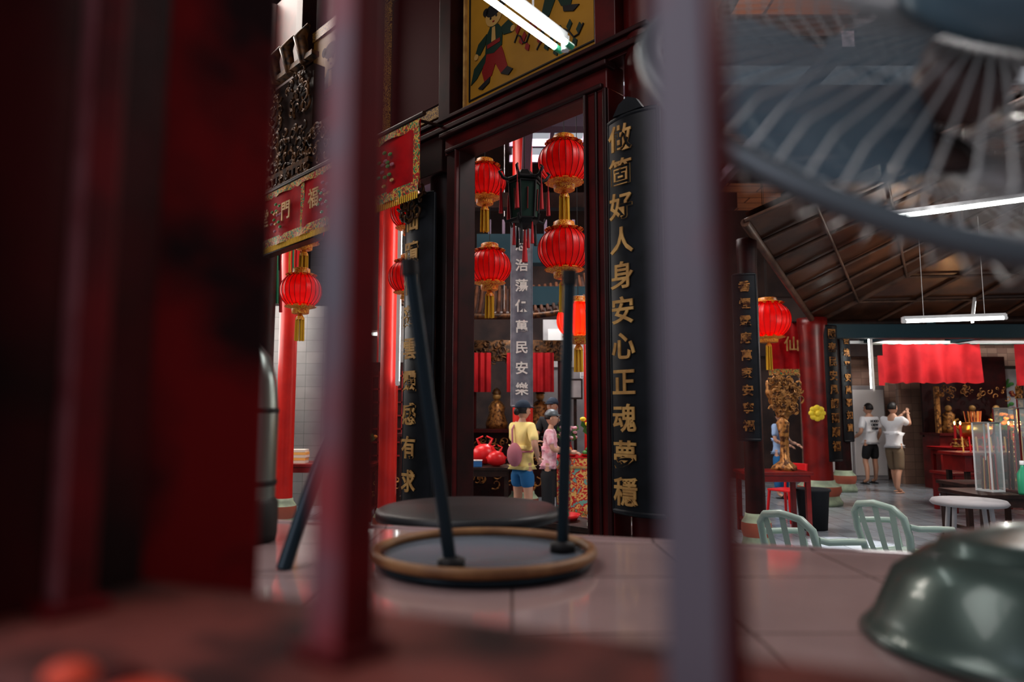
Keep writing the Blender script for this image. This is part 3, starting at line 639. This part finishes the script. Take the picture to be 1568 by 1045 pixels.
b.tube([TL,ridge],.05,m_batten,8)
b.done()
b=B('upper_eave_roof')
b.add([(2.9,7.4,4.3),(13,7.4,4.9),(13,11.0,6.3),(4.0,11.0,6.0)],[(0,1,2,3)],m_dkwood); b.add([(2.9,7.4,4.36),(13,7.4,4.96),(13,11.0,6.36),(4.0,11.0,6.06)],[(0,1,2,3)],m_dkwood)
for i in range(12): t=i/11; b.tube([(2.9+10.1*t,7.4,4.27+.6*t),(4.0+9*t,11,5.97+.3*t)],.04,m_batten,6)
b.tube([(2.8,7.4,4.28),(13,7.4,4.88)],.07,m_batten,8)
b.done()
b=B('roof_tie_beams')
b.box((9.6,12.2,2.98),(8.6,.22,.24),m_teal); b.box((9.8,14.6,3.3),(8,.2,.3),m_dkwood); b.box((9.8,14.45,3.02),(8,.06,.06),m_white)
for x in(7.4,9.2,11,13): b.box((x,13.4,3.1),(.16,2.4,.2),m_teal)
b.done()
b=B('back_partition_wall'); b.box((11.5,15.6,1.5),(5.8,.12,3.0),m_wtile); b.box((7.4,16.6,3.6),(3,.1,1.4),m_dwall); b.done()
b=B('red_curtain')
b.sheet(lambda u,v:(7.45+1.95*u,13.95+.06*math.sin(u*30)*(1.2-v),2.15+.78*v+.012*math.sin(u*45)),90,3,m_curt); b.tube([(7.2,14,2.94),(12,14,2.94)],.02,m_steel)
b.sheet(lambda u,v:(10.1+1.4*u,13.95+.05*math.sin(u*22)*(1.2-v),2.1+.83*v),60,3,m_curt)
b.sheet(lambda u,v:(7.33+.12*u,13.93,2.1+.6*v),4,3,m_curt); b.done()
b=B('white_cupboard'); b.X=T(8.0,16.7,0); b.box((0,0,1.1),(1.6,.4,2.2),m_pale)
for x in(-.4,.4): b.box((x,-.21,1.1),(.74,.02,2.0),m_white); b.ball((x*.2,-.23,1.1),.02,m_steel)
b.done(.01)
b=B('picture_frame'); b.box((10.9,15.5,2.0),(.9,.04,1.2),m_dkwood); b.box((10.9,15.47,2.0),(.75,.02,1.05),m_pale)
b.tube([(10.8,15.44,1.6),(10.85,15.44,1.9),(11.0,15.44,2.3)],.02,m_leaf,6)
for i in range(14): a=i*1.1; b.ball((10.9+.18*math.cos(a),15.44,1.95+.3*math.sin(a*.7)),(.06,.012,.04),m_leaf if i%3 else m_pred,seg=8,rings=5)
b.done()
table('altar_table',8.35,12.3,1.7,.8,.95,m=m_redm,skirt=m_cloth)
table('altar_table',7.5,11.3,1.3,.6,.62,m=m_redm)
b=B('brass_incense_urn'); b.X=T(8.1,12.3,.965)
for k in range(3): a=k*2.09; b.tube([(.13*math.cos(a),.13*math.sin(a),0),(.17*math.cos(a),.17*math.sin(a),.1),(.15*math.cos(a),.15*math.sin(a),.17)],[.025,.035,.04],m_brass,8)
b.lathe([(0,.13),(.18,.15),(.26,.24),(.27,.32),(.22,.38),(.25,.41),(.27,.42),(.2,.40),(0,.37)],m_brass)
for k in(-1,1): b.tube([(k*.25,0,.3),(k*.33,0,.36),(k*.33,0,.46),(k*.27,0,.48)],.02,m_brass,8)
for i in range(30): x_,y_=random.uniform(-.14,.14),random.uniform(-.14,.14); b.tube([(x_,y_,.36),(x_*1.3,y_*1.3,.62)],.004,m_tasr if i%2 else m_joss,4)
b.done()
for x in(7.62,7.72,8.55,8.65,8.75):
    b=B('red_candle'); b.X=T(x,12.08,.965); b.lathe([(0,0),(.06,0),(.05,.03),(.015,.05),(.015,.12),(.05,.14),(.03,.15)],m_brass); b.tube([(0,0,.14),(0,0,.38)],.02,m_plred); b.ball((0,0,.415),(.012,.012,.03),m_flame,seg=8); b.done()
flowers(8.9,12.45,.965,m_fruit,1.6); fruitplate(7.3,11.2,.62); fruitplate(7.75,11.25,.62,m_pink)
# shrine niche at the back right
b=B('shrine_niche'); b.X=T(9.6,14.6,0); b.box((0,0,.55),(1.8,.6,1.1),m_redm); b.box((0,.25,1.9),(1.8,.06,1.7),m_redd); b.box((0,-.05,1.12),(1.9,.7,.05),m_red)
for x in(-.85,.85): b.box((x,-.2,1.6),(.08,.08,1.0),m_goldb)
carve(b,-.85,.85,1.85,2.1,m_goldb,40,T(0,-.22,0),rs=(.04,.08)); carve(b,-.8,.8,.2,1.0,m_goldb,40,T(0,-.3,0),rs=(.05,.1))
for x in(-.5,0,.5):
    b.lathe([(0,0),(.14,0),(.16,.1),(.10,.3),(.12,.38),(.05,.45)],m_goldb,T(x,0,1.14)); b.ball((x,0,1.65),.065,m_gold)
b.done()
b=B('wooden_offering_box'); b.X=T(6.65,9.9,0); b.box((0,0,.86),(.9,.5,.22),m_redm); b.box((0,-.26,.86),(.7,.01,.14),m_red); b.box((0,0,.99),(1.0,.58,.04),m_redm)
for i in(-1,1):
    for j in(-1,1): b.box((i*.4,j*.2,.38),(.06,.06,.76),m_dkwood)
for i in range(7): b.tube([(-.3+.1*i,0,1.0),(-.3+.1*i,.02,1.22)],.012,m_plred if i%2 else m_joss,6)
b.done(.01)
table('dark_work_table',6.1,8.8,1.3,.6,.70,m=m_dkwood)
b=B('spiral_incense_stand'); b.X=T(6.35,8.8,.70); b.lathe([(0,0),(.12,0),(.12,.03),(.02,.05),(.015,.9),(0,.9)],m_brass)
for i in range(9): b.tube([( (.09-.003*i)*math.cos(a*.5),(.09-.003*i)*math.sin(a*.5),.25+.06*i) for a in range(13)],.010,m_joss,5,closed=True)
b.done()
def case(x,y,z,w,d,h,rz,fill,fm=None):
    b=B('acrylic_display_case'); b.X=T(x,y,z,rz); fm=fm or m_white
    for sx,sy,dx,dy in((0,-d/2,w,.006),(0,d/2,w,.006),(-w/2,0,.006,d),(w/2,0,.006,d)): b.box((sx,sy,h/2),(dx,dy,h),m_glass)
    b.box((0,0,.01),(w,d,.02),fm); b.box((0,0,h),(w*1.03,d*1.03,.015),m_steel)
    for i in(-1,1):
        for j in(-1,1): b.box((i*w/2,j*d/2,h/2),(.012,.012,h),fm)
    for i in range(26): x_,y_=random.uniform(-w*.35,w*.35),random.uniform(-d*.35,d*.35); b.tube([(x_,y_,.02),(x_*.9,y_*.9,h*fill*random.uniform(.8,1))],.008,random.choice([m_joss,m_tasr,m_red]),5)
    b.done()
table('glass_display_table',5.25,7.3,1.3,.7,.75,m=m_dkwood)
case(4.93,7.3,.75,.14,.2,.70,10,.55); case(5.22,7.25,.75,.26,.3,.85,10,.75,m_redm); case(5.58,7.4,.75,.25,.3,.95,0,.7,m_redm)
b=B('green_bottle'); b.X=T(5.06,7.0,.75); b.lathe([(0,0),(.045,0),(.05,.02),(.05,.2),(.02,.26),(.018,.30),(0,.30)],m_plgrn); b.lathe([(.022,.29),(.022,.33),(0,.33)],m_white); b.done()
b=B('round_stool'); b.X=T(4.25,6.6,0); b.lathe([(0,.70),(.30,.70),(.32,.72),(.30,.75),(0,.75)],m_pale,seg=32)
for k in range(4): a=k*1.57+.4; b.tube([(.2*math.cos(a),.2*math.sin(a),.7),(.28*math.cos(a),.28*math.sin(a),0)],.02,m_pale,8)
b.done()
table('side_table',3.42,9.3,.85,.6,.80,m=m_redm)
b=B('gilded_root_carving'); b.X=T(3.62,9.35,.80)
b.lathe([(0,0),(.16,0),(.14,.05),(.06,.12),(.05,.4),(.08,.62),(.03,.7)],m_goldb,rm=lambda a,z:1+.2*math.sin(3*a+z*9))
def lob(q): 
    k=1+.16*math.sin(7*q[0]+3)*math.sin(8*q[2])+.1*math.sin(12*q[1]); return (q[0]*k*(1+.35*q[2]),q[1]*k,q[2]*k)
b.ball((0,0,.96),(.19,.12,.28),m_goldb,seg=30,rings=22,fn=lob)
carve(b,-.19,.19,.76,1.24,m_goldb,60,T(0,-.08,0),rs=(.03,.07),tr=.014)
b.done()
fruitplate(3.15,9.2,.80,m_plred,4)
b=B('red_plastic_chair'); b.X=T(4.0,10.3,0,rz=-60)
b.box((0,0,.44),(.40,.38,.03),m_plred)
for i in(-1,1):
    b.tube([(i*.17,-.17,.44),(i*.21,-.20,0)],[.022,.018],m_plred,8); b.tube([(i*.17,.17,.44),(i*.21,.22,0)],[.022,.018],m_plred,8); b.tube([(i*.17,.17,.44),(i*.18,.22,.82)],.018,m_plred,8)
b.box((0,.215,.72),(.38,.02,.2),m_plred); b.done(.01)
b=B('black_waste_bin'); b.X=T(4.05,9.55,0); b.lathe([(0,0),(.17,0),(.21,.5),(.23,.51),(.23,.54),(.2,.53),(.165,.03),(0,.03)],m_blk); b.done()
b=B('hanging_red_banner'); b.sheet(lambda u,v:(4.9+1.2*u,13.3+.02*math.sin(u*30),2.3+1.0*v),30,2,m_cloth); b.sheet(lambda u,v:(4.9+1.2*u,13.28,2.27+.12*v),30,1,m_bord); b.text('仙山',.3,m_gold,T(5.5,13.26,2.85),.003); b.tube([(4.8,13.3,3.3),(6.2,13.3,3.3)],.02,m_dkwood)
for x in(4.9,6.1): b.tube([(x,13.3,3.3),(x,13.3,6.6)],.006,m_ink)
b.done()
def pchair(x,y,rz):
    b=B('plastic_armchair'); b.X=T(x,y,0,rz); m=m_chair
    b.sheet(lambda u,v:(-.22+.44*u,-.22+.42*v,.42-.02*math.sin(pi*u)),10,6,m); b.sheet(lambda u,v:(-.22+.44*u,-.22+.42*v,.40-.02*math.sin(pi*u)),10,6,m)
    b.tube([(-.23,-.2,.41),(-.22,-.24,.405),(.22,-.24,.405),(.23,-.2,.41),(.22,.2,.42),(-.22,.2,.42)],.016,m,8,closed=True)
    for i in(-1,1):
        b.tube([(i*.21,-.21,.41),(i*.25,-.25,0)],[.03,.02],m,8); b.tube([(i*.20,.20,.42),(i*.24,.27,0)],[.03,.02],m,8)
        b.tube([(i*.22,-.21,.40),(i*.265,-.22,.55),(i*.275,-.18,.635),(i*.275,0,.65),(i*.265,.18,.66),(i*.25,.26,.68)],[.022,.022,.025,.025,.024,.022],m,8)
    arc=[(-.21,.20,.42),(-.24,.25,.6),(-.23,.29,.74),(-.16,.32,.81),(0,.33,.835),(.16,.32,.81),(.23,.29,.74),(.24,.25,.6),(.21,.20,.42)]
    b.tube(arc,.028,m,8)
    for k in(-1,0,1):
        xx=k*.12; b.sheet(lambda u,v:(xx*(1+.3*v)-.028+.056*u,.205+.12*v**.8,.42+.40*v-.02*abs(k)*.5*v),2,8,m); 
    return b.done()
pchair(2.22,5.25,118); pchair(3.20,5.8,112)
# ------------------------------------------------------------ foreground counter and things on it
CT=1.25
b=B('tiled_counter'); b.X=T(0,0,0,rz=-16.7)
b.box((.2,1.03,CT-.02),(3.2,1.34,.04),m_counter); b.box((.2,1.03,CT-.64),(3.1,1.24,1.2),m_redd); b.box((.2,1.705,CT-.02),(3.2,.02,.05),m_counter)
b.done(.006)
b=B('rattan_rimmed_tray'); b.X=T(-.055,1.44,CT)
b.lathe([(0,0),(.19,0),(.205,.012),(.205,.02),(.19,.012),(0,.012)],m_dgrey,seg=48)
b.tube([(.216*math.cos(a*pi/24),.216*math.sin(a*pi/24),.026) for a in range(48)],.0105,m_tan,8,closed=True)
b.tube([(.208*math.cos(a*pi/24),.208*math.sin(a*pi/24),.009) for a in range(48)],.008,m_leg,8,closed=True)
for (bx,by,tx,ty,h) in ((-.058,-.11,-.138,-.14,.57),(.160,.05,.176,.01,.58)):
    b.tube([(bx,by,.012),(tx,ty,h)],.0125,m_leg,12); b.tube([(tx,ty,h-.01),(tx+(tx-bx)*.03,ty+(ty-by)*.03,h+.02)],.0155,m_ink,12); b.lathe([(0,.012),(.026,.012),(.026,.03),(.013,.035)],m_ink,T(bx,by,0))
b.done()
b=B('black_round_table'); b.X=T(-.13,2.14,0); b.lathe([(.26,1.235),(.275,1.24),(.275,1.262),(.26,1.27),(0,1.27)],m_blkp,seg=48); b.lathe([(.26,1.235),(.05,1.22),(.04,.1),(.2,.03),(.22,0),(0,0)],m_blkp); b.done()
b=B('stainless_flask'); b.X=T(-.640,1.68,CT); b.lathe([(0,0),(.08,0),(.083,.02),(.083,.09),(.075,.10)],m_ink); b.lathe([(.075,.10),(.077,.30),(.07,.38),(.055,.435),(.03,.47),(.0,.485)],m_steel)
for z in(.13,.3): b.lathe([(.077,z),(.079,z+.006),(.077,z+.012)],m_ink)
b.done()
b=B('walking_stick'); b.tube([(-.44,1.38,CT),(-.40,1.45,1.44),(-.385,1.47,1.50),(-.365,1.49,1.51)],[.015,.013,.012,.011],m_leg,10); b.done()
b=B('enamel_basin'); b.X=T(.685,.93,CT); b.lathe([(.205,0),(.215,.006),(.205,.015),(.195,.03),(.17,.085),(.13,.115),(.115,.12),(.11,.132),(.08,.138),(.05,.15),(.02,.155),(0,.155)],m_enam,seg=56); b.done()
WM=T(-.085,.335,0,rz=-22.5)
b=B('window_1'); b.X=WM
b.box((.1,.0,1.40),(1.3,.15,.08),m_sill); b.box((-.455,0,1.9),(.52,.13,1.1),m_frame); b.box((.1,0,2.35),(1.3,.13,.12),m_frame); b.box((.66,0,1.85),(.16,.13,1.0),m_frame)
b.X=Matrix.Identity(4)
b.ball((-.182,.300,1.442),(.011,.008,.006),m_orange); b.ball((-.138,.276,1.442),(.016,.008,.006),m_orange); b.ball((-.160,.30,1.441),(.010,.007,.004),m_frame)
b.done(.006)
for x in (-.175,.008,.171):
    b=B('window_bar'); b.X=WM@T(x,0,0,rz=-15); h=.0118 if x>-.1 else .0095
    vs=[(i*h,j*h,z) for z in (1.438,2.3) for i,j in((-1,-1),(1,-1),(1,1),(-1,1))]
    mlit=m_barA if x<-.1 else m_barlit
    b.add(vs,[(0,1,5,4)],mlit); b.add(vs,[(1,2,6,5),(2,3,7,6)],m_bar); b.add(vs,[(3,0,4,7)],mlit)  # front and left faces get the painted daylight, the others plain red
    b.box((0,0,1.443),(.034,.034,.008),m_bar)
    o=b.done(); bm=bmesh.new(); bm.from_mesh(o.data); bmesh.ops.remove_doubles(bm,verts=bm.verts,dist=1e-5); bm.to_mesh(o.data); bm.free()
    mo=o.modifiers.new('b','BEVEL'); mo.width=.003; mo.segments=3
b=B('window_shutter'); b.X=T(-.272,.452,0,rz=41)
b.box((.026,.008,1.885),(.176,.016,.94),m_shut); b.box((.03,-.003,2.1),(.14,.008,.3),m_shut)
for z in(1.55,2.05): b.tube([(-.066,0,z-.03),(-.066,0,z+.03)],.006,m_bar,10)
b.done(.003)
# ------------------------------------------------------------ fan (seen from behind, tilted down into the hall)
b=B('electric_fan')
n=Vector((-.03,.755,-.65)).normalized(); xa=Vector((.88,0,-.47)); xa=(xa-n*xa.dot(n)).normalized(); ya=n.cross(xa)
FM=Matrix(((xa.x,ya.x,n.x,.459),(xa.y,ya.y,n.y,.678),(xa.z,ya.z,n.z,1.888),(0,0,0,1)))
b.X=FM; RR=.32
b.tube([(RR*math.cos(a*pi/36),RR*math.sin(a*pi/36),0) for a in range(72)],.011,m_grey,10,closed=True)
for rr,zz in((.20,.055),(.10,.075)): b.tube([(rr*math.cos(a*pi/24),rr*math.sin(a*pi/24),zz) for a in range(48)],.0025,m_wire,6,closed=True)
for k in range(72):
    a=k*2*pi/72; c,s_=math.cos(a),math.sin(a)
    b.tube([(RR*c,RR*s_,0),(RR*.95*c,RR*.95*s_,.035),(.2*c,.2*s_,.058),(.1*c,.1*s_,.075),(.045*c,.045*s_,.08)],.0015,m_wire,5)
    b.tube([(RR*c,RR*s_,0),(RR*.9*c,RR*.9*s_,-.035),(.15*c,.15*s_,-.055),(.06*c,.06*s_,-.06)],.0016,m_wire,5)
b.lathe([(0,.088),(.045,.084),(.05,.078),(.045,.072)],m_fanb)
b.lathe([(0,.04),(.035,.035),(.045,.02),(.045,-.03),(0,-.03)],m_fanb)
for k in range(3):
    a0=k*2*pi/3+.15
    def bl(u,v,a0=a0):
        r=.04+.235*v; w=(.35+.95*math.sin(pi*min(1,v*.75+.1)))*.62
        a=a0+(u-.5)*w*1.7+.35*v; rr=r*(1-.10*(2*u-1)**2*v)
        return (rr*math.cos(a),rr*math.sin(a),.035-.07*u*(.4+.6*v))
    b.sheet(bl,12,12,m_blade)
b.lathe([(.0,-.055),(.085,-.06),(.095,-.075),(.09,-.12),(.065,-.155),(.03,-.17),(0,-.172)],m_motor,seg=36)
b.X=Matrix.Identity(4)
p=FM@Vector((.05,-.03,-.13)); b.tube([p,p+Vector((.08,.0,.04)),(p.x+.16,p.y,p.z+.25),(p.x+.16,p.y,6.6)],[.018,.018,.016,.016],m_grey,10)
b.done()
# ------------------------------------------------------------ lights
def area(name,loc,rot,sx,sy,e,col=(1,1,1)):
    l=D.lights.new(name,'AREA'); l.shape='RECTANGLE'; l.size=sx; l.size_y=sy; l.energy=e; l.color=col
    o=D.objects.new(name,l); o.location=loc; o.rotation_euler=[R(a) for a in rot]; SC.collection.objects.link(o)
area('skylight_light',(1.2,11.6,7.4),(0,0,0),2.4,3,800,(1,.95,.93))
area('courtyard_daylight',(-3.0,8.6,6.3),(0,0,0),3,3.5,430,(1,.90,.82))
area('hall_daylight',(10.5,11.5,6.1),(0,0,0),5,2,300,(1,.96,.94))
area('side_window_daylight',(-4.8,10,3.4),(0,-90,0),2,5,150,(1,.94,.88))
area('front_daylight',(-1.6,-.4,2.6),(0,-62,12),1.2,1.2,17,(.92,.90,1))
area('forecourt_daylight',(-2.2,1.2,5.6),(25,0,0),2.5,2.5,66,(1,.94,.92))
area('right_court_daylight',(4.2,4.6,6.2),(18,0,0),3,2,230,(1,.98,.97))
def spot(name,loc,tgt,e,ang,col,bl=.3,r=.1):
    l=D.lights.new(name,'SPOT'); l.energy=e; l.spot_size=R(ang); l.spot_blend=bl; l.color=col; l.shadow_soft_size=r
    o=D.objects.new(name,l); o.location=loc; d=Vector(tgt)-Vector(loc); o.rotation_euler=d.to_track_quat('-Z','Y').to_euler(); SC.collection.objects.link(o)
def pt(name,loc,e,col=(1,.96,.88),r=.1):
    l=D.lights.new(name,'POINT'); l.energy=e; l.color=col; l.shadow_soft_size=r
    o=D.objects.new(name,l); o.location=loc; SC.collection.objects.link(o)
pt('hall_fill_light',(5.8,9.05,2.68),50,r=.03); pt('hall_fill_light',(8.6,12.9,3.3),90); pt('hall_fill_light',(5.3,7.0,3.66),22,r=.03); pt('hall_fill_light',(12.5,11,2.9),80)  # added point fills for soffit and hall; not every one sits at a tube
pt('hall_fill_light',(.1,12.4,3.25),40,r=.03); pt('altar_candle_light',(8.62,12.1,1.42),14,(1,.6,.3),.03)
spot('sun_shaft',(4.6,3.6,6.0),(4.05,8.3,0),7000,8,(1,.98,.95),.25,.05)
spot('roof_fill_spot',(3.0,5.2,5.2),(4.0,6.5,6.6),400,120,(1,.75,.55),.6,.2)  # added warm spot aimed up to brighten the clay ceiling, no lamp there
w=D.worlds.new('World'); SC.world=w; w.use_nodes=True; bg=w.node_tree.nodes['Background']; bg.inputs[0].default_value=(.90,.92,1,1); bg.inputs[1].default_value=.38
# ------------------------------------------------------------ camera
cam=D.cameras.new('camera'); co=D.objects.new('camera',cam); SC.collection.objects.link(co)
co.location=(0,0,1.55); co.rotation_euler=(R(90+5.92),0,0); cam.sensor_width=36; cam.lens=1600/2352*36; cam.clip_start=.01
cam.dof.use_dof=True; cam.dof.focus_distance=5.2; cam.dof.aperture_fstop=2.0
SC.camera=co
SC.view_settings.view_transform='Standard'
try: SC.view_settings.look='Medium High Contrast'
except Exception: SC.view_settings.look='None'
SC.view_settings.exposure=.08
